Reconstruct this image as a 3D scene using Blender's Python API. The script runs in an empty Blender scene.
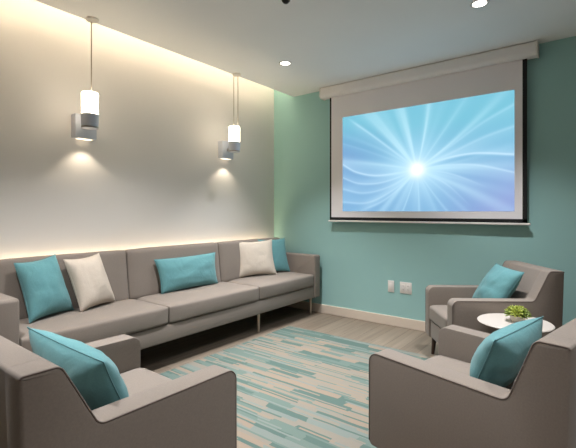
import bpy, bmesh, math, random
from mathutils import Vector, Matrix, noise
random.seed(7)
C = bpy.context.scene.collection
SC = bpy.context.scene
PI = math.pi

# ------------------------------------------------------------ camera / world / exposure
cam_data = bpy.data.cameras.new('camera')
cam = bpy.data.objects.new('camera', cam_data); C.objects.link(cam)
cam_data.sensor_width = 36.0
cam_data.lens = 404.65/576*36.0
cam_data.shift_y = -(224-211.17)/576
cam_data.clip_start = 0.05
cam.location = (3.3136, -4.0, 1.1878)
cam.rotation_euler = (PI/2, 0, 0.6572)
SC.camera = cam

w = bpy.data.worlds.new('world'); SC.world = w; w.use_nodes = True
w.node_tree.nodes['Background'].inputs[0].default_value = (.5, .55, .6, 1)
w.node_tree.nodes['Background'].inputs[1].default_value = 0.05
SC.view_settings.view_transform = 'Standard'
SC.view_settings.look = 'None'
SC.view_settings.exposure = 0.50
SC.view_settings.gamma = 1.0
SC.view_settings.use_curve_mapping = False
SC.cycles.use_denoising = True
SC.cycles.max_bounces = 10
SC.cycles.diffuse_bounces = 7
SC.cycles.sample_clamp_indirect = 6
SC.cycles.caustics_reflective = False
SC.cycles.caustics_refractive = False

# light strengths
DOWN_W = 46.0          # each recessed downlight
DOWN_COL = (.98, .98, 1.0)
COVE_E = 22.0          # cove strip
COVE_COL = (1.0, .82, .58)
SOFA_E = 30.0           # strip behind the sofa
SCREEN_E = .80
SCONCE_E = 7.0
SCONCE_SPOT = 2.6

# room dimensions
RX, RY, RH, GAP = 4.7, -6.0, 2.6, 0.3135

# ------------------------------------------------------------ materials
def lin(c):
    c = c/255.0
    return c/12.92 if c <= .04045 else ((c+.055)/1.055)**2.4
def rgb(r, g, b): return (lin(r), lin(g), lin(b), 1)

def mat(name, col, rough=.6, metal=0., spec=.5):
    m = bpy.data.materials.new(name); m.use_nodes = True
    b = m.node_tree.nodes['Principled BSDF']
    b.inputs['Base Color'].default_value = col
    b.inputs['Roughness'].default_value = rough
    b.inputs['Metallic'].default_value = metal
    b.inputs['Specular IOR Level'].default_value = spec
    return m
def N(m, t): return m.node_tree.nodes.new(t)
def L(m, a, b): m.node_tree.links.new(a, b)

def paint(name, col, rough=.75, bump=.04, scale=90):
    m = mat(name, col, rough, 0, .3); b = m.node_tree.nodes['Principled BSDF']
    tc = N(m, 'ShaderNodeTexCoord'); n = N(m, 'ShaderNodeTexNoise'); n.inputs['Scale'].default_value = scale
    n.inputs['Detail'].default_value = 4
    L(m, tc.outputs['Object'], n.inputs['Vector'])
    bp = N(m, 'ShaderNodeBump'); bp.inputs['Strength'].default_value = bump; bp.inputs['Distance'].default_value = .003
    L(m, n.outputs['Fac'], bp.inputs['Height']); L(m, bp.outputs['Normal'], b.inputs['Normal'])
    n2 = N(m, 'ShaderNodeTexNoise'); n2.inputs['Scale'].default_value = 1.3
    L(m, tc.outputs['Object'], n2.inputs['Vector'])
    mx = N(m, 'ShaderNodeMix'); mx.data_type = 'RGBA'
    L(m, n2.outputs['Fac'], mx.inputs['Factor'])
    mx.inputs['A'].default_value = tuple(c*.96 for c in col[:3])+(1,)
    mx.inputs['B'].default_value = tuple(min(1, c*1.04) for c in col[:3])+(1,)
    L(m, mx.outputs['Result'], b.inputs['Base Color'])
    return m

def fabric(name, col, weave=700, bump=.35, sheen=.15, mottle=.08, wrinkle=0):
    m = mat(name, col, .92, 0, .15); b = m.node_tree.nodes['Principled BSDF']
    b.inputs['Sheen Weight'].default_value = sheen
    b.inputs['Sheen Roughness'].default_value = .5
    tc = N(m, 'ShaderNodeTexCoord')
    n1 = N(m, 'ShaderNodeTexNoise'); n1.inputs['Scale'].default_value = 160; n1.inputs['Detail'].default_value = 3
    L(m, tc.outputs['Object'], n1.inputs['Vector'])
    mx = N(m, 'ShaderNodeMix'); mx.data_type = 'RGBA'
    mx.inputs['A'].default_value = tuple(c*(1-mottle*1.6) for c in col[:3])+(1,)
    mx.inputs['B'].default_value = tuple(c*(1+mottle*1.6) for c in col[:3])+(1,)
    L(m, n1.outputs['Fac'], mx.inputs['Factor']); L(m, mx.outputs['Result'], b.inputs['Base Color'])
    wv = N(m, 'ShaderNodeTexNoise'); wv.inputs['Scale'].default_value = weave
    L(m, tc.outputs['Object'], wv.inputs['Vector'])
    bp = N(m, 'ShaderNodeBump'); bp.inputs['Strength'].default_value = bump; bp.inputs['Distance'].default_value = .001
    L(m, wv.outputs['Fac'], bp.inputs['Height'])
    if wrinkle:
        w2 = N(m, 'ShaderNodeTexNoise'); w2.inputs['Scale'].default_value = 9; w2.inputs['Distortion'].default_value = .8
        L(m, tc.outputs['Object'], w2.inputs['Vector'])
        b2 = N(m, 'ShaderNodeBump'); b2.inputs['Strength'].default_value = wrinkle; b2.inputs['Distance'].default_value = .02
        L(m, w2.outputs['Fac'], b2.inputs['Height']); L(m, bp.outputs['Normal'], b2.inputs['Normal'])
        L(m, b2.outputs['Normal'], b.inputs['Normal'])
    else:
        L(m, bp.outputs['Normal'], b.inputs['Normal'])
    return m

def emit(name, col, s):
    m = mat(name, col, .6); b = m.node_tree.nodes['Principled BSDF']
    b.inputs['Emission Color'].default_value = col
    b.inputs['Emission Strength'].default_value = s
    return m

def floor_material():
    m = mat('floor_wood', rgb(150, 130, 110), .5, 0, .35); b = m.node_tree.nodes['Principled BSDF']
    tc = N(m, 'ShaderNodeTexCoord')
    mp = N(m, 'ShaderNodeMapping'); mp.inputs['Rotation'].default_value = (0, 0, PI/2)
    L(m, tc.outputs['Object'], mp.inputs['Vector'])
    br = N(m, 'ShaderNodeTexBrick'); br.inputs['Scale'].default_value = 1
    br.inputs['Brick Width'].default_value = 1.3; br.inputs['Row Height'].default_value = .15
    br.inputs['Mortar Size'].default_value = .0015; br.inputs['Mortar Smooth'].default_value = .2
    br.inputs['Bias'].default_value = 0
    br.offset = .37
    br.inputs['Color1'].default_value = rgb(138, 125, 110); br.inputs['Color2'].default_value = rgb(120, 107, 93)
    br.inputs['Mortar'].default_value = rgb(80, 68, 58)
    L(m, mp.outputs['Vector'], br.inputs['Vector'])
    mp2 = N(m, 'ShaderNodeMapping'); mp2.inputs['Scale'].default_value = (28, 1.6, 1)
    L(m, tc.outputs['Object'], mp2.inputs['Vector'])
    n = N(m, 'ShaderNodeTexNoise'); n.inputs['Scale'].default_value = 1.0; n.inputs['Detail'].default_value = 6; n.inputs['Distortion'].default_value = .6
    L(m, mp2.outputs['Vector'], n.inputs['Vector'])
    cr = N(m, 'ShaderNodeValToRGB'); cr.color_ramp.elements[0].position = .3; cr.color_ramp.elements[1].position = .72
    cr.color_ramp.elements[0].color = (.72, .71, .70, 1); cr.color_ramp.elements[1].color = (1.1, 1.1, 1.1, 1)
    L(m, n.outputs['Fac'], cr.inputs['Fac'])
    mx = N(m, 'ShaderNodeMix'); mx.data_type = 'RGBA'; mx.blend_type = 'MULTIPLY'; mx.inputs['Factor'].default_value = .85
    L(m, br.outputs['Color'], mx.inputs['A']); L(m, cr.outputs['Color'], mx.inputs['B'])
    L(m, mx.outputs['Result'], b.inputs['Base Color'])
    bp = N(m, 'ShaderNodeBump'); bp.inputs['Strength'].default_value = .15; bp.inputs['Distance'].default_value = .002
    L(m, n.outputs['Fac'], bp.inputs['Height']); L(m, bp.outputs['Normal'], b.inputs['Normal'])
    return m

def rug_material():
    """woven strips running along x: random dash lengths, teal / sand / pale"""
    m = mat('rug_weave', rgb(170, 180, 170), .95, 0, .1); b = m.node_tree.nodes['Principled BSDF']
    tc = N(m, 'ShaderNodeTexCoord'); sp = N(m, 'ShaderNodeSeparateXYZ')
    L(m, tc.outputs['Object'], sp.inputs[0])
    def M(op, a, bb=None, c=None):
        n = N(m, 'ShaderNodeMath'); n.operation = op
        for i, v in enumerate((a, bb, c)):
            if v is None: continue
            if isinstance(v, (int, float)): n.inputs[i].default_value = v
            else: L(m, v, n.inputs[i])
        return n.outputs[0]
    X, Y = sp.outputs[0], sp.outputs[1]
    nz = N(m, 'ShaderNodeTexNoise'); nz.inputs['Scale'].default_value = 7; nz.inputs['Detail'].default_value = 2
    L(m, tc.outputs['Object'], nz.inputs['Vector'])
    wob = M('SUBTRACT', nz.outputs['Fac'], .5)
    def layer(rowh, length, seed, wy):
        """strips of height rowh cut into dashes of about the given length; one random value per dash"""
        row = M('FLOOR', M('DIVIDE', M('ADD', Y, M('MULTIPLY', wob, wy)), rowh))
        wn = N(m, 'ShaderNodeTexWhiteNoise'); wn.noise_dimensions = '2D'
        cb = N(m, 'ShaderNodeCombineXYZ'); L(m, row, cb.inputs[0]); cb.inputs[1].default_value = seed
        L(m, cb.outputs[0], wn.inputs['Vector'])
        ln = M('MULTIPLY', M('ADD', M('MULTIPLY', wn.outputs['Value'], .9), .55), length)
        cell = M('FLOOR', M('ADD', M('DIVIDE', M('ADD', X, M('MULTIPLY', wob, .12)), ln), M('MULTIPLY', wn.outputs['Value'], 57.0)))
        w2 = N(m, 'ShaderNodeTexWhiteNoise'); w2.noise_dimensions = '3D'
        cb2 = N(m, 'ShaderNodeCombineXYZ'); L(m, row, cb2.inputs[0]); L(m, cell, cb2.inputs[1]); cb2.inputs[2].default_value = seed
        L(m, cb2.outputs[0], w2.inputs['Vector'])
        return w2.outputs['Value']
    def ramp(v, stops):
        cr = N(m, 'ShaderNodeValToRGB'); cr.color_ramp.interpolation = 'CONSTANT'
        e = cr.color_ramp.elements
        e[0].position = 0; e[0].color = stops[0][1]; e[1].position = stops[1][0]; e[1].color = stops[1][1]
        for p, col in stops[2:]:
            k = e.new(p); k.color = col
        L(m, v, cr.inputs['Fac'])
        return cr.outputs['Color']
    T1, T2, PL, S1, S2 = rgb(90, 110, 104), rgb(107, 123, 116), rgb(124, 133, 127), rgb(146, 132, 117), rgb(138, 132, 121)
    base = ramp(layer(.050, .34, 3.1, .02), [(0, T1), (.30, T2), (.50, PL), (.58, S1), (.82, S2)])
    thin = ramp(layer(.0135, .42, 9.7, .01), [(0, T2), (.35, S2), (.55, PL), (.70, S1), (.88, T1)])
    sel = M('GREATER_THAN', layer(.0135, .9, 21.3, .01), .64)
    cr = N(m, 'ShaderNodeMix'); cr.data_type = 'RGBA'
    L(m, sel, cr.inputs['Factor']); L(m, base, cr.inputs['A']); L(m, thin, cr.inputs['B'])
    # fine yarn
    n2 = N(m, 'ShaderNodeTexNoise'); n2.inputs['Scale'].default_value = 260
    L(m, tc.outputs['Object'], n2.inputs['Vector'])
    mx = N(m, 'ShaderNodeMix'); mx.data_type = 'RGBA'; mx.blend_type = 'MULTIPLY'; mx.inputs['Factor'].default_value = .25
    L(m, cr.outputs['Result'], mx.inputs['A']); L(m, n2.outputs['Color'], mx.inputs['B'])
    L(m, mx.outputs['Result'], b.inputs['Base Color'])
    bp = N(m, 'ShaderNodeBump'); bp.inputs['Strength'].default_value = .5; bp.inputs['Distance'].default_value = .003
    L(m, n2.outputs['Fac'], bp.inputs['Height']); L(m, bp.outputs['Normal'], b.inputs['Normal'])
    return m

M_wall = paint('wall_offwhite', rgb(226, 223, 220))
M_far = paint('wall_taupe', rgb(172, 170, 168))
M_teal = paint('wall_teal', rgb(152, 192, 189))
M_ceil = paint('ceiling_white', rgb(243, 243, 243))
M_base = paint('baseboard_cream', rgb(214, 200, 184), .5)
M_floor = floor_material()
M_rug = rug_material()
M_edge = fabric('rug_edge', rgb(170, 176, 166))
M_sofa = fabric('taupe_upholstery', rgb(130, 120, 111))
M_pipe = fabric('taupe_piping', rgb(104, 93, 86))
M_welt = fabric('taupe_welt', rgb(128, 115, 106))
M_tealp = fabric('teal_cushion_cloth', rgb(96, 144, 148), wrinkle=.35)
M_tealw = fabric('teal_cushion_welt', rgb(90, 136, 141))
M_cream = fabric('cream_cushion_cloth', rgb(196, 184, 170), wrinkle=.3)
M_creamw = fabric('cream_cushion_welt', rgb(186, 174, 160))
M_steel = mat('brushed_nickel', rgb(175, 170, 165), .32, 1)
M_sleg = mat('pale_leg_metal', rgb(186, 170, 152), .4, .3)
M_blue = mat('satin_blue_grey_metal', rgb(192, 198, 210), .45, .1)
M_cable = mat('warm_grey_cable', rgb(170, 160, 145), .5, .0)
M_canopy = mat('pale_canopy', rgb(240, 234, 224), .5)
M_wood = mat('dark_leg_wood', rgb(62, 42, 30), .45)
M_white = mat('white_plastic', rgb(225, 220, 214), .4)
M_hous = mat('white_casing_metal', rgb(240, 236, 234), .45)
M_black = mat('black_screen_border', rgb(14, 13, 14), .8)
M_screen = mat('matte_white_screen_cloth', rgb(236, 232, 234), .9, 0, .1)
M_table = mat('white_lacquer', rgb(196, 188, 180), .3)
M_pot = mat('white_glazed_pot', rgb(215, 208, 196), .35)
M_leaf = mat('succulent_leaf', rgb(150, 160, 60), .5)
M_leaf2 = mat('succulent_leaf_dark', rgb(112, 130, 44), .5)
M_soil = mat('potting_soil', rgb(52, 40, 30), .95)
M_slot = mat('dark_slot', rgb(40, 36, 34), .7)
M_cove = emit('cove_light', COVE_COL+(1,), COVE_E)
M_sled = emit('sofa_strip_light', (1.0, .80, .52, 1), SOFA_E)
M_lens = emit('downlight_lens', (1.0, .93, .84, 1), 9)
M_shade = emit('lit_opal_glass', (1.0, .86, .66, 1), SCONCE_E)
M_alu = mat('strip_aluminium', rgb(190, 190, 188), .4, .8)

# ------------------------------------------------------------ helpers
def obj(name, bm, m=None, parent=None, smooth=False, kind=None):
    bmesh.ops.recalc_face_normals(bm, faces=bm.faces[:])
    me = bpy.data.meshes.new(name); bm.to_mesh(me); bm.free()
    o = bpy.data.objects.new(name, me); C.objects.link(o)
    if m: me.materials.append(m)
    if smooth:
        for p in me.polygons: p.use_smooth = True
        if smooth == 'auto':
            me.set_sharp_from_angle(angle=math.radians(40))
    if parent: o.parent = parent
    if kind: o['kind'] = kind
    return o
def tag(o, label=None, cat=None, group=None):
    if label: o['label'] = label
    if cat: o['category'] = cat
    if group: o['group'] = group
    return o
def thing(name, label, cat, loc=(0, 0, 0), rz=0, group=None):
    o = bpy.data.objects.new(name, None); C.objects.link(o)
    o.location = loc; o.rotation_euler = (0, 0, rz); o.empty_display_size = .1
    return tag(o, label, cat, group)
def copy_tree(o, parent=None):
    c = o.copy(); C.objects.link(c); c.parent = parent
    for ch in [x for x in bpy.data.objects if x.parent == o]: copy_tree(ch, c)
    return c
def join(bm, src):
    me = bpy.data.meshes.new('tmp'); src.to_mesh(me); src.free(); bm.from_mesh(me); bpy.data.meshes.remove(me)
    return bm
def box(a, b, r=0, seg=3, bm=None):
    t = bmesh.new(); bmesh.ops.create_cube(t, size=1)
    for v in t.verts:
        v.co = Vector([(a[i]+b[i])/2 + v.co[i]*(b[i]-a[i]) for i in range(3)])
    if r: bmesh.ops.bevel(t, geom=t.edges[:], offset=r, segments=seg, profile=.5, affect='EDGES')
    return join(bm, t) if bm is not None else t
def lathe(prof, n=32, center=(0, 0, 0), bm=None):
    t = bmesh.new(); rings = []
    for r, z in prof:
        if r < 1e-6: rings.append([t.verts.new((center[0], center[1], center[2]+z))])
        else: rings.append([t.verts.new((center[0]+r*math.cos(2*PI*k/n), center[1]+r*math.sin(2*PI*k/n), center[2]+z)) for k in range(n)])
    for A, B in zip(rings, rings[1:]):
        for k in range(n):
            q = [A[k % len(A)], A[(k+1) % len(A)], B[(k+1) % len(B)], B[k % len(B)]]
            u = []
            for v in q:
                if v not in u: u.append(v)
            if len(u) > 2: t.faces.new(u)
    return join(bm, t) if bm is not None else t
def tube(pts, r, n=8, bm=None, closed=False):
    t = bmesh.new(); pts = [Vector(p) for p in pts]; rings = []
    K = len(pts); prev = None
    for i, p in enumerate(pts):
        a = pts[(i-1) % K] if (closed or i > 0) else p
        b = pts[(i+1) % K] if (closed or i < K-1) else p
        d = (b-a).normalized()
        if prev is None:
            up = Vector((0, 0, 1)) if abs(d.z) < .9 else Vector((1, 0, 0))
            s = d.cross(up).normalized()
        else:
            s = (prev - d*prev.dot(d)).normalized()
        prev = s; q = d.cross(s)
        rr = r[i] if isinstance(r, (list, tuple)) else r
        rings.append([t.verts.new(p + (s*math.cos(2*PI*k/n) + q*math.sin(2*PI*k/n))*rr) for k in range(n)])
    m = K if closed else K-1
    for i in range(m):
        A, B = rings[i], rings[(i+1) % K]
        for k in range(n): t.faces.new((A[k], A[(k+1) % n], B[(k+1) % n], B[k]))
    if not closed: t.faces.new(rings[0]); t.faces.new(rings[-1])
    return join(bm, t) if bm is not None else t
def fillet(pts, seg=6):
    """pts: (a, b, radius) polygon -> rounded 2D outline"""
    out = []; n = len(pts)
    for i in range(n):
        p = Vector(pts[i][:2]); r = pts[i][2]
        if r <= 0: out.append(p); continue
        a = (Vector(pts[i-1][:2])-p).normalized(); b = (Vector(pts[(i+1) % n][:2])-p).normalized()
        ang = a.angle(b); d = r/math.tan(ang/2)
        p1, p2 = p+a*d, p+b*d
        c = p + (a+b).normalized()*(r/math.sin(ang/2))
        v1, v2 = p1-c, p2-c
        tot = v1.angle(v2)
        for k in range(seg+1):
            t = k/seg
            out.append(c + (v1*math.sin((1-t)*tot)+v2*math.sin(t*tot))/math.sin(tot))
    return out
def extrude_yz(outline, x0, x1, bev=0.0, seg=3, bev0=None):
    t = bmesh.new()
    A = [t.verts.new((x0, p[0], p[1])) for p in outline]; B = [t.verts.new((x1, p[0], p[1])) for p in outline]
    n = len(A); fa = t.faces.new(A); fb = t.faces.new(B[::-1])
    for i in range(n): t.faces.new((A[i], A[(i+1) % n], B[(i+1) % n], B[i]))
    bmesh.ops.recalc_face_normals(t, faces=t.faces[:])
    if bev:
        ea = [e for e in t.edges if fa in e.link_faces]; eb = [e for e in t.edges if fb in e.link_faces]
        if bev0 is None:
            bmesh.ops.bevel(t, geom=ea+eb, offset=bev, segments=seg, profile=.5, affect='EDGES')
        else:
            if bev0 > 0: bmesh.ops.bevel(t, geom=ea, offset=bev0, segments=seg, profile=.5, affect='EDGES')
            if bev > 0: bmesh.ops.bevel(t, geom=[e for e in eb if e.is_valid], offset=bev, segments=seg, profile=.5, affect='EDGES')
    return t
def cushion(a, b, r=.03, crown=.015, front=.0, n=14, seed=0):
    """rounded upholstered block between corners a and b; crown puffs the top, front puffs +x and -x sides"""
    t = bmesh.new(); bmesh.ops.create_cube(t, size=2)
    bmesh.ops.subdivide_edges(t, edges=t.edges[:], cuts=n, use_grid_fill=True)
    c = [(a[i]+b[i])/2 for i in range(3)]; h = [(b[i]-a[i])/2 for i in range(3)]
    for v in t.verts:
        u = v.co.copy()
        u = Vector([math.copysign(1-(1-abs(k))**1.6 if abs(k) < 1 else 1, k) if False else k for k in u])
        p = Vector([u[i]*h[i] for i in range(3)])
        inner = Vector([max(-(h[i]-r), min(h[i]-r, p[i])) for i in range(3)])
        d = p-inner
        if d.length > 1e-9: p = inner + d.normalized()*r if d.length > 1e-9 and sum(abs(k) > 1e-7 for k in d) else p
        if u.z > .98: p.z += crown*(1-u.x**2)*(1-u.y**4)
        if abs(u.x) > .98: p.x += math.copysign(front, u.x)*(1-u.y**4)*(1-u.z**2)
        q = p*7+Vector((seed, seed*2.3, 0))
        p += Vector((noise.noise(q), noise.noise(q+Vector((5, 0, 0))), noise.noise(q+Vector((0, 7, 0)))))*.0022
        v.co = Vector(c)+p
    return t

def pillow(name, BL, BR, TL, TR, thick, m, mw, label, seed=0, group=None, n=26, pinch=.095):
    """throw pillow stretched over four corner points, seam piping as a part; object origin at its bottom centre"""
    BL, BR, TL, TR = map(Vector, (BL, BR, TL, TR))
    nrm = ((BR-BL)+(TR-TL)).cross((TL-BL)+(TR-BR)).normalized()
    org = (BL+BR)/2; W = ((BR-BL).length+(TR-TL).length)/2
    def pt(u, v, side):
        # edges of the pillow bow inwards between the pointed corners
        uu = u*(1-pinch*(1-v*v)); vv = v*(1-pinch*(1-u*u))
        s, tt = (uu+1)/2, (vv+1)/2
        p = (BL*(1-s)+BR*s)*(1-tt)+(TL*(1-s)+TR*s)*tt
        k = (max(0, 1-abs(u)**2.6)*max(0, 1-abs(v)**2.6))**.55
        q = Vector((u*2.0+seed*3.1, v*2.0, side*2+seed))
        crease = 1+.14*noise.noise(q) + .05*noise.noise(q*3.1)
        # small radiating folds near the corners
        crease += .045*math.sin(9*math.atan2(v, u+.01)+seed)*(abs(u*v))
        p = p + nrm*(side*thick/2*k*crease)
        p.z -= .010*k*(1 if vv > -.2 else 0)*(.5+.5*vv)
        return p-org
    t = bmesh.new()
    g = lambda i: math.sin((i/n-.5)*PI)*.35+(i/n*2-1)*.65
    for side in (1, -1):
        V = [[t.verts.new(pt(g(i), g(j), side)) for j in range(n+1)] for i in range(n+1)]
        for i in range(n):
            for j in range(n): t.faces.new((V[i][j], V[i+1][j], V[i+1][j+1], V[i][j+1]))
    bmesh.ops.remove_doubles(t, verts=t.verts[:], dist=1e-5)
    o = obj(name, t, m, smooth=True); o.location = org
    tag(o, label, 'pillow', group)
    ring = [pt(g(i), -1, 0) for i in range(n)]+[pt(1, g(i), 0) for i in range(n)]+[pt(g(n-i), 1, 0) for i in range(n)]+[pt(-1, g(n-i), 0) for i in range(n)]
    obj('piping', tube(ring, .0022, 6, closed=True), mw, o, smooth=True)
    return o

# ------------------------------------------------------------ room shell
obj('floor', box((-.1, RY-.1, -.1), (RX+.1, .1, 0)), M_floor, kind='structure')
obj('wall_left', box((-.12, RY, 0), (0, 0, 2.95)), M_wall, kind='structure')
obj('wall_back', box((-.12, 0, 0), (RX, .12, 2.95)), M_teal, kind='structure')
obj('wall_right', box((RX, RY, 0), (RX+.12, .12, 2.95)), M_far, kind='structure')
obj('wall_front', box((-.12, RY-.12, 0), (RX+.12, RY, 2.95)), M_far, kind='structure')
bm = box((GAP, RY, RH), (RX, 0, RH+.05))                      # ceiling panel that stops short of the left wall
box((0, RY, 2.86), (.9, 0, 2.9), bm=bm)                      # top of the light cove
box((.86, RY, RH+.05), (.9, 0, 2.86), bm=bm)
obj('ceiling', bm, M_ceil, kind='structure')
def skirting(name, a, b):
    bm = box(a, b, .004, 2)
    obj(name, bm, M_base, kind='structure')
skirting('baseboard_back', (0.0, -.016, 0), (RX, 0, .098))
skirting('baseboard_left', (0, RY, 0), (.016, -.016, .098))
skirting('baseboard_right', (RX-.016, RY, 0), (RX, -.016, .098))

# cove light strip lying on the edge of the ceiling panel
t = thing('cove_light_strip', 'warm linear light strip hidden in the ceiling gap above the off-white wall', 'light strip', (GAP+.06, -3, RH+.05))
obj('channel', box((-.02, RY+3.05, 0), (.03, 2.96, .012)), M_alu, t)
obj('diffuser', box((-.018, RY+3.05, .012), (.028, 2.96, .02)), M_cove, t)
# strip behind the sofa
t = thing('sofa_light_strip', 'warm linear light strip on the wall behind the long sofa back', 'light strip', (0, -1.7, .76))
obj('channel', box((0.0, -1.55, -.01), (.030, 1.60, 0)), M_alu, t)
obj('diffuser', box((.004, -1.54, 0), (.026, 1.59, .006)), M_sled, t)

# ------------------------------------------------------------ rug
bm = box((.785, -2.78, 0), (2.44, -.695, .010), .003, 2)
rug = obj('area_rug', bm, M_rug); tag(rug, 'teal, sand and white striped area rug on the wooden floor', 'rug')

# ------------------------------------------------------------ sofa
SX0, SX1, SY0, SY1 = .045, .75, -3.24, -.065
sofa = thing('sofa', 'long taupe three-seat sofa along the off-white wall', 'sofa', (.4, -1.65, 0))
def so(name, bm, m=M_sofa, parent=sofa, smooth='auto'):
    bmesh.ops.translate(bm, verts=bm.verts[:], vec=(-.4, 1.65, 0))
    return obj(name, bm, m, parent, smooth)
so('base_frame', box((SX0+.02, SY0+.09, .203), (SX1-.012, SY1-.09, .334), .012))
so('back_frame', box((SX0, SY0+.09, .205), (SX0+.10, SY1-.09, .855), .02))
for (y0, y1, top) in ((SY1-.115, SY1, .685), (SY0, SY0+.115, .70)):
    p = fillet([(SX0, .20, .01), (SX1, .20, .02), (SX1, top, .022), (SX0, top, .02)])
    bm = extrude_yz(p, y0, y1, .014)
    for v in bm.verts: v.co = Vector((v.co.y, v.co.x, v.co.z))
    a = so('armrest', bm)
ys = [SY0+.117, -2.135, -1.115, SY1-.117]
yb_ = [ys[0], -2.19, -1.19, ys[3]]
for i in range(3):
    so('seat_cushion', cushion((SX0+.14, ys[i]+.002, .336), (SX1, ys[i+1]-.002, .474), .022, .012, .006, 18, i))
    bm = cushion((-.075, yb_[i]+.002, -.215), (.075, yb_[i+1]-.002, .205), .028, .004, .012, 18, i+5)
    rot = Matrix.Rotation(math.radians(-7), 4, 'Y')
    bmesh.ops.transform(bm, matrix=Matrix.Translation((SX0+.165, 0, .664)) @ rot, verts=bm.verts[:])
    so('back_cushion', bm)
for y in (-.13, -1.03, -2.38, -3.12):
    for x in (.655, .15):
        so('leg', lathe([(0, 0), (.012, 0), (.016, .19), (.024, .195), (.022, .204), (0, .204)], 14, (x, y, 0)), M_sleg)

# ------------------------------------------------------------ armchairs
ARM_H = .568; BACK_H = .776; BOT = .155; AT = .10
def armchair(label, loc, rz, W, rise=.0, yb0=-.180, group='taupe armchairs around the rug'):
    t = thing('armchair', label, 'armchair', loc, rz, group)
    f, b = .375, -.384
    prof = [(f, BOT, .02), (f, ARM_H, .045), (yb0, ARM_H+rise, .035), (-.283, BACK_H, .032), (b, BACK_H, .010), (b+.02, BOT, .02)]
    out = fillet([(p[0], p[1], p[2]) for p in prof], 7)
    for s in (-1, 1):
        x0, x1 = (W/2-AT, W/2) if s > 0 else (-W/2, -W/2+AT)
        a = obj('armrest', extrude_yz(out, x0, x1, .012 if s > 0 else .0025, 3, .0025 if s > 0 else .012), M_sofa, t, 'auto')
        # welt along the outer and inner seams, open at the bottom
        c = Vector((0, .4))
        line = out[7:39]
        for xx in ((x1-.0030,) if s > 0 else (x0+.0030,)):
            pts = []
            for i, p in enumerate(line):
                q = Vector(p); dirn = (line[min(i+1, len(line)-1)]-line[max(i-1, 0)]).normalized()
                nrm = Vector((-dirn.y, dirn.x))
                q = q + nrm*.0030
                pts.append((xx, q.x, q.y))
            obj('piping', tube(pts, .0030, 6), M_pipe, a, True)
    # back, one padded slab between the arms
    sl = (.120/(BACK_H-ARM_H))
    yb = yb0+sl*(ARM_H-.30)*.75
    p = fillet([(yb, .30, .0), (yb0-.006, ARM_H+rise, .05), (-.283, BACK_H, .03), (b, BACK_H, .010), (b+.02, BOT+.01, .02), (yb, BOT+.01, .0)], 6)
    obj('backrest', extrude_yz(p, -W/2+AT-.004, W/2-AT+.004, 0, 2), M_sofa, t, 'auto')
    obj('seat_base', box((-W/2+AT+.001, -.2, BOT+.005), (W/2-AT-.001, f-.012, .300), .012), M_sofa, t, 'auto')
    sc = cushion((-W/2+AT+.003, -.16, .302), (W/2-AT-.003, f+.004, .425), .026, .016, 0, 16, W*10)
    obj('seat_cushion', sc, M_sofa, t, True)
    for sx in (-1, 1):
        for sy in (-1, 1):
            x, y = sx*(W/2-.055), sy*(f-.06)
            bm = tube([(x, y, BOT+.004), (x+sx*.012, y+sy*.010, 0.0)], [.021, .013], 14)
            obj('leg', bm, M_wood, t, 'auto')
    return t
RUGZ = 0
armL = armchair('taupe armchair in the left foreground with a teal pillow, seen from behind', (1.79, -3.230, RUGZ), 0, .77, .008, -.178)
armR = armchair('taupe armchair in the right foreground with its long arm facing the camera', (2.938, -2.095, RUGZ), math.atan2(.975, .20), .70, -.016, -.199)
armB = armchair('taupe armchair by the teal wall behind the round side table', (2.63, -.625, 0), math.atan2(.81, -.58), .62)

# ------------------------------------------------------------ pillows
G = 'teal throw pillows'
z0 = .488
pillow('throw_pillow', (.49, -2.985, z0), (.36, -2.655, z0), (.32, -3.015, .854), (.31, -2.76, .888), .17, M_tealp, M_tealw,
       'square teal pillow at the left end of the sofa beside a cream pillow', 1)
pillow('throw_pillow', (.47, -2.66, z0), (.335, -2.33, z0), (.33, -2.715, .850), (.30, -2.445, .870), .15, M_cream, M_creamw,
       'cream pillow on the left of the sofa beside the square teal pillow', 2)
pillow('throw_pillow', (.375, -1.945, z0), (.365, -1.295, z0), (.315, -1.975, .776), (.31, -1.28, .783), .12, M_tealp, M_tealw,
       'wide teal lumbar pillow in the middle of the long sofa', 3, pinch=.06)
pillow('throw_pillow', (.30, -.955, z0), (.47, -.52, z0), (.25, -.925, .862), (.33, -.435, .868), .10, M_cream, M_creamw,
       'cream pillow at the right end of the sofa in front of a teal pillow', 4)
pillow('throw_pillow', (.33, -.63, z0), (.46, -.26, z0), (.235, -.64, .875), (.37, -.245, .872), .075, M_tealp, M_tealw,
       'teal pillow tucked behind the cream pillow beside the far sofa arm', 5)
def chair_pillow(ch, label, bl, br, tl, tr, thick, seed):
    Mx = Matrix.Translation(ch.location + Vector((0, 0, .008))) @ Matrix.Rotation(ch.rotation_euler.z, 4, 'Z')
    return pillow('throw_pillow', *[Mx @ Vector(k) for k in (bl, br, tl, tr)], thick, M_tealp, M_tealw, label, seed, pinch=.05)
chair_pillow(armL, 'teal pillow in the left foreground armchair', (-.215, .02, .445), (.225, .02, .445), (-.235, -.145, .73), (.275, -.11, .70), .16, 6)
chair_pillow(armR, 'teal pillow in the right foreground armchair', (-.19, .0, .445), (.17, .01, .445), (-.245, -.12, .705), (.175, -.15, .728), .16, 7)
chair_pillow(armB, 'teal pillow in the armchair by the teal wall', (.20, .045, .445), (-.16, .0, .445), (.135, -.13, .765), (-.20, -.17, .742), .14, 8)

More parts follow.
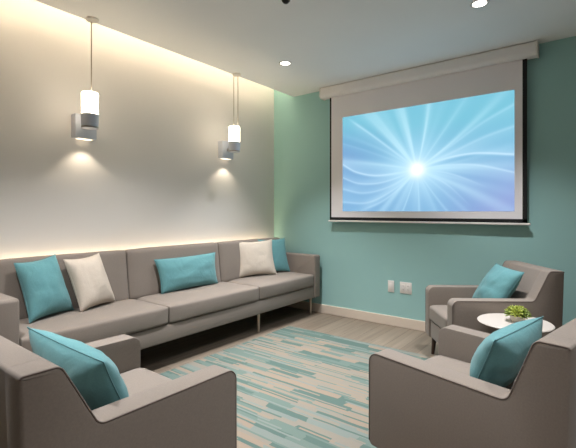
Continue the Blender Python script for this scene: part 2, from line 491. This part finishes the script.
# ------------------------------------------------------------ side table and plant
TC = (2.885, -1.10)
t = thing('side_table', 'small round white side table between the two right armchairs', 'side table', (TC[0], TC[1], 0))
obj('tabletop', lathe([(0, .474), (.195, .474), (.210, .480), (.215, .485), (.210, .490), (0, .490)], 56), M_table, t, 'auto')
obj('pedestal', lathe([(.0, .02), (.022, .02), (.018, .05), (.018, .45), (.05, .4745), (0, .4745)], 24), M_steel, t, 'auto')
obj('base', lathe([(0, 0), (.15, 0), (.15, .008), (.04, .022), (0, .022)], 40), M_steel, t, 'auto')
PC = (2.90, -1.085, .49)
t = thing('potted_succulent', 'bright green succulent in a small pale pot on the white table', 'plant', PC)
pot = obj('pot', lathe([(0, 0), (.032, 0), (.040, .012), (.044, .038), (.041, .038), (.038, .030), (0, .030)], 28), M_pot, t, 'auto')
obj('soil', lathe([(0, .029), (.038, .029), (.030, .033), (0, .034)], 20), M_soil, pot)
def rosette(center, tilt, az, size, mt):
    bm = bmesh.new()
    for ring, (cnt, el, ln) in enumerate(((9, 12, 1.0), (8, 34, .9), (7, 56, .72), (4, 76, .5))):
        for k in range(cnt):
            a = 2*PI*(k+.5*ring)/cnt + random.uniform(-.12, .12)
            e = math.radians(el+random.uniform(-6, 6)); Ln = size*ln
            Rm = Matrix.Rotation(a, 4, 'Z') @ Matrix.Rotation(-e, 4, 'Y')
            P = []
            prof = [(0, .10), (.3, .17), (.62, .20), (.85, .13), (1.0, .015)]
            rings = []
            for s, ww in prof:
                bend = .12*s*s
                r = []
                for q in range(6):
                    an = 2*PI*q/6
                    r.append(bm.verts.new(Rm @ Vector((s*Ln, math.cos(an)*ww*Ln, (math.sin(an)*ww*.42+bend)*Ln))))
                rings.append(r)
            for A, B in zip(rings, rings[1:]):
                for q in range(6): bm.faces.new((A[q], A[(q+1) % 6], B[(q+1) % 6], B[q]))
            bm.faces.new(rings[0]); bm.faces.new(rings[-1])
    Mx = Matrix.Translation(center) @ Matrix.Rotation(az, 4, 'Z') @ Matrix.Rotation(tilt, 4, 'Y')
    bmesh.ops.transform(bm, matrix=Mx, verts=bm.verts[:])
    return obj('rosette', bm, mt, t, True)
rosette((0, 0, .066), 0, 0, .052, M_leaf)
for k in range(7):
    a = 2*PI*k/7+.2
    rosette((.038*math.cos(a), .038*math.sin(a), .052+.006*(k % 2)), math.radians(42), a, .047, M_leaf if k % 2 else M_leaf2)

# ------------------------------------------------------------ projection screen
S0, S1, SB, ST = .893, 2.79, 1.12, 2.50
t = thing('projection_screen', 'large pull-down projection screen showing blue rays on the teal wall', 'projection screen', (0, 0, 0))
YS = -.055
obj('screen_cloth', box((S0, YS-.001, SB), (S1, YS+.001, ST)), M_screen, t)
bm = box((S0-.02, YS-.0018, SB-.03), (S0, YS+.0014, ST))
box((S1, YS-.0018, SB-.03), (S1+.034, YS+.0014, ST), bm=bm)
box((S0-.02, YS-.0018, SB-.034), (S1+.034, YS+.0014, SB), bm=bm)
tag(obj('border', bm, M_black, t), 'black border')
obj('bottom_bar', box((S0-.035, YS-.016, SB-.052), (S1+.06, YS+.010, SB-.033), .005), M_white, t, 'auto')
p = fillet([(-.004, 2.485, .004), (-.004, 2.595, .004), (-.115, 2.595, .02), (-.125, 2.50, .03), (-.10, 2.478, .02), (-.02, 2.478, .01)])
obj('casing', extrude_yz(p, .78, 2.895, .006), M_hous, t, 'auto')
for x in (.773, 2.895):
    p2 = fillet([(-.002, 2.48, .004), (-.002, 2.598, .004), (-.119, 2.598, .02), (-.129, 2.50, .03), (-.10, 2.473, .02), (-.02, 2.473, .01)])
    obj('end_cap', extrude_yz(p2, x, x+.012, .003), M_white, t, 'auto')
# the projected picture: one flat sheet, colours per vertex
IX0, IX1, IZ0, IZ1 = 1.04, 2.73, 1.186, 2.232
NX, NZ = 300, 184
def mixc(a, b, k): k = max(0, min(1, k)); return [a[i]*(1-k)+b[i]*k for i in range(3)]
rnd = random.Random(5)
rays = [(rnd.uniform(0, 2*PI), rnd.uniform(.02, .085), rnd.uniform(.2, .9), rnd.uniform(-.15, .15)) for _ in range(44)]
cu, cv = .497, .395
def swoosh(x, pts):
    if not pts[0][0] <= x <= pts[-1][0]: return None
    n = len(pts)
    tg = [(pts[min(i+1, n-1)][1]-pts[max(i-1, 0)][1])/(pts[min(i+1, n-1)][0]-pts[max(i-1, 0)][0]) for i in range(n)]
    for i in range(n-1):
        (xa, ya), (xb, yb) = pts[i], pts[i+1]
        if x <= xb:
            h = xb-xa; k = (x-xa)/h
            return (2*k**3-3*k*k+1)*ya+(k**3-2*k*k+k)*h*tg[i]+(3*k*k-2*k**3)*yb+(k**3-k*k)*h*tg[i+1]
curves = [([(0, .50), (.10, .41), (.25, .36), (.497, .395)], .014, .8, -1),
          ([(0, .36), (.12, .29), (.28, .29), (.497, .39)], .012, .6, -1),
          ([(0, .24), (.15, .19), (.32, .24), (.497, .385)], .014, .5, -1),
          ([(0, .10), (.18, .09), (.34, .20), (.497, .38)], .013, .5, -1),
          ([(.12, .0), (.30, .12), (.497, .37)], .016, .5, -1),
          ([(.497, .395), (.62, .465), (.80, .505), (1.0, .47)], .013, .9, -1),
          ([(.497, .395), (.65, .415), (.82, .40), (1.0, .32)], .011, .65, 1),
          ([(.497, .39), (.68, .34), (.88, .20)], .010, .5, 1),
          ([(.497, .385), (.66, .25), (.80, .03)], .012, .5, 1),
          ([(.497, .40), (.70, .60), (.85, .76), (1.0, .88)], .018, .4, 1),
          ([(.497, .40), (.70, .53), (.85, .63), (1.0, .70)], .016, .4, 1),
          ([(0.03, .99), (.22, .76), (.497, .40)], .018, .65, 1),
          ([(0, .72), (.20, .60), (.497, .40)], .012, .2, 1)]
def picture(u, v):
    dx, dy = (u-cu)*1.64, v-cv
    r = math.hypot(dx, dy); th = math.atan2(dy, dx)
    top = (118, 190, 212); low = (122, 172, 212); vio = (136, 156, 208); lef = (108, 150, 200)
    c = mixc(low, top, (v-.30)*1.9)
    if u > .5: c = mixc(c, vio, (u-.6)*2.2*max(0, (.52-v)*3))
    if u < .5: c = mixc(c, lef, (.38-u)*2.4*max(0, 1-abs(v-.55)*2.6))
    s = 0
    for (a, wd, amp, cur) in rays:
        d = (th-a-cur*r+PI) % (2*PI)-PI
        s += amp*math.exp(-(d/wd)**2)
    s = min(s, 1.5)*max(0, 1-r*.75)
    c = mixc(c, (205, 240, 252), s*.54)
    for pts, wd, amp, side in curves:
        y = swoosh(u, pts)
        if y is None: continue
        d = v-y
        k = math.exp(-(d/wd)**2)
        if d*side < 0: k = max(k, .55*math.exp(-abs(d)/.06))
        fade = 1
        if .5 < pts[-1][0] < .99: fade = min(1, (pts[-1][0]-u)/.14)
        if 0 < pts[0][0] < .2: fade = min(1, (u-pts[0][0])/.08)
        c = mixc(c, (205, 235, 252), k*amp*.85*fade)
    c = mixc(c, (190, 232, 250), .8*math.exp(-(r/.27)**2))
    c = mixc(c, (255, 255, 255), 1.25*math.exp(-(r/.075)**2))
    return [lin(k) for k in c]
me = bpy.data.meshes.new('projected_picture')
vs = [((IX0+(IX1-IX0)*i/NX), YS-.0025, IZ0+(IZ1-IZ0)*j/NZ) for j in range(NZ+1) for i in range(NX+1)]
fs = [(j*(NX+1)+i, j*(NX+1)+i+1, (j+1)*(NX+1)+i+1, (j+1)*(NX+1)+i) for j in range(NZ) for i in range(NX)]
me.from_pydata(vs, [], fs); me.update()
ca = me.color_attributes.new('picture', 'FLOAT_COLOR', 'POINT')
buf = []
for j in range(NZ+1):
    for i in range(NX+1): buf += picture(i/NX, j/NZ)+[1.0]
ca.data.foreach_set('color', buf)
pic = bpy.data.objects.new('projected_picture', me); C.objects.link(pic); pic.parent = t
tag(pic, 'glowing blue picture of rays bursting from a white centre')
mp = bpy.data.materials.new('projected_light'); mp.use_nodes = True; me.materials.append(mp)
b = mp.node_tree.nodes['Principled BSDF']; b.inputs['Base Color'].default_value = (.02, .02, .02, 1); b.inputs['Roughness'].default_value = .95
at = N(mp, 'ShaderNodeAttribute'); at.attribute_name = 'picture'
L(mp, at.outputs['Color'], b.inputs['Emission Color']); b.inputs['Emission Strength'].default_value = SCREEN_E

# ------------------------------------------------------------ switch and outlet
t = thing('light_switch', 'narrow white switch plate on the teal wall left of the double outlet', 'switch', (1.587, 0, .405))
obj('plate', box((-.034, -.007, -.060), (.034, 0, .060), .003, 2), M_white, t, 'auto')
obj('rocker', box((-.015, -.011, -.030), (.015, -.006, .030), .002, 2), M_white, t, 'auto')
t = thing('wall_outlet', 'square white double outlet plate on the teal wall right of the switch', 'outlet', (1.745, 0, .405))
obj('plate', box((-.062, -.007, -.058), (.062, 0, .058), .003, 2), M_white, t, 'auto')
for x in (-.028, .028):
    s = obj('socket', box((x-.019, -.010, -.036), (x+.019, -.006, .036), .002, 2), M_white, t, 'auto')
    for zz in (.018, -.018):
        for dx in (-.006, .006): obj('slot', box((x+dx-.0012, -.0106, zz-.004), (x+dx+.0012, -.0098, zz+.006)), M_slot, s)

# ------------------------------------------------------------ pendant sconces
def sconce(label, y, yp, cables):
    X = .325 if cables == 1 else .315
    t = thing('pendant_sconce', label, 'wall lamp', (0, y, 0), 0, 'pendant sconces on the off-white wall')
    zc = RH
    obj('canopy', lathe([(0, 0), (.044, 0), (.044, -.012), (.034, -.018), (0, -.020)], 30, (X+.034, 0, zc)), M_canopy, t, 'auto')
    for k in range(cables):
        xx = X+.012+k*.02 if cables > 1 else X+.022
        yy = (k-.5)*.04 if cables > 1 else 0
        obj('cable', tube([(xx, yy, zc-.018), (xx, yy, 2.055)], .0045 if cables == 1 else .0035, 8), M_cable, t, True)
    obj('shade', lathe([(0, 1.897), (.056, 1.897), (.058, 1.902), (.058, 2.055), (.054, 2.062), (0, 2.062)], 36, (X, 0, 0)), M_shade, t, 'auto')
    bm = bmesh.new()
    for k in range(14):
        a = 2*PI*k/14
        tube([(X+(.059)*math.cos(a), (.059)*math.sin(a), 1.90), (X+(.059)*math.cos(a), (.059)*math.sin(a), 2.055)], .0022, 6, bm)
    obj('shade_ribs', bm, M_white, t, True)
    obj('cup', lathe([(0, 1.80), (.052, 1.80), (.056, 1.804), (.060, 1.85), (.061, 1.902), (.057, 1.902), (0, 1.897)], 36, (X, 0, 0)), M_blue, t, 'auto')
    obj('chrome_ring', lathe([(.0535, 1.800), (.0575, 1.800), (.0585, 1.812), (.0545, 1.812), (.0535, 1.800)], 36, (X, 0, 0)), M_steel, t, 'auto')
    # wall box with its own downward lamp, arm out to the cup
    wb = obj('wall_box', box((0, yp-y-.085, 1.765), (.075, yp-y+.085, 1.955), .008), M_blue, t, 'auto')
    obj('lens', box((.012, yp-y-.055, 1.7615), (.063, yp-y+.055, 1.7655)), M_lens2, wb)
    obj('arm', tube([(.07, yp-y, 1.86), (.16, (yp-y)*.7, 1.86), (X-.055, 0, 1.86)], .016, 12), M_steel, t, True)
    ld = bpy.data.lights.new('sconce_spot', 'SPOT'); ld.energy = SCONCE_SPOT; ld.color = (1, .84, .64)
    ld.spot_size = math.radians(108); ld.spot_blend = .55; ld.shadow_soft_size = .012
    lo = bpy.data.objects.new('sconce_spot', ld); C.objects.link(lo); lo.parent = t
    lo.location = (.105, yp-y, 1.752)
    return t
M_lens2 = emit('sconce_lens', (1, .84, .64, 1), 1.3)
sconce('ribbed white glass wall lamp on one cable above the left part of the sofa', -2.525, -2.43, 1)
sconce('ribbed white glass wall lamp on twin cables near the teal wall corner', -1.022, -.88, 2)

# ------------------------------------------------------------ recessed downlights
def downlight(x, y, label, group, pw=1.0, cone=100):
    t = thing('downlight', label, 'ceiling light', (x, y, RH), 0, group)
    obj('trim_ring', lathe([(.044, .004), (.044, -.004), (.058, -.006), (.062, 0), (.062, .004)], 32), M_white, t, 'auto')
    obj('lens', lathe([(0, .002), (.044, .002), (.044, -.003), (0, -.003)], 32), M_lens, t)
    ld = bpy.data.lights.new('downlight_lamp', 'SPOT'); ld.energy = DOWN_W*4*pw; ld.color = DOWN_COL
    ld.spot_size = math.radians(cone); ld.spot_blend = 1.0; ld.shadow_soft_size = .06
    lo = bpy.data.objects.new('downlight_lamp', ld); C.objects.link(lo); lo.parent = t; lo.location = (0, 0, -.012)
downlight(.935, -.96, 'small round recessed ceiling light nearest the teal wall corner', 'recessed ceiling lights', 1.1, 86)
downlight(2.665, -1.03, 'small round recessed ceiling light above the right armchairs at the top edge', 'recessed ceiling lights')
for (x, y, pw) in ((1.35, -2.2, 1.25), (1.35, -3.6, .95), (2.95, -2.45, .6), (3.9, -3.6, .7)):  # added lamps outside the view, placed to light sofa, chairs and rug
    downlight(x, y, 'added small round ceiling light outside the view, placed to brighten the room', 'added ceiling lights out of view', pw, 114)
t = thing('ceiling_sensor', 'small black round sensor on the ceiling at the top edge of the picture', 'sensor', (1.675, -1.90, RH))
obj('mount', lathe([(0, 0), (.040, 0), (.040, -.010), (.030, -.014), (0, -.014)], 24), M_black, t, 'auto')
obj('dome', lathe([(0, -.012), (.028, -.012), (.026, -.030), (.015, -.042), (0, -.046)], 24), M_black, t, 'auto')
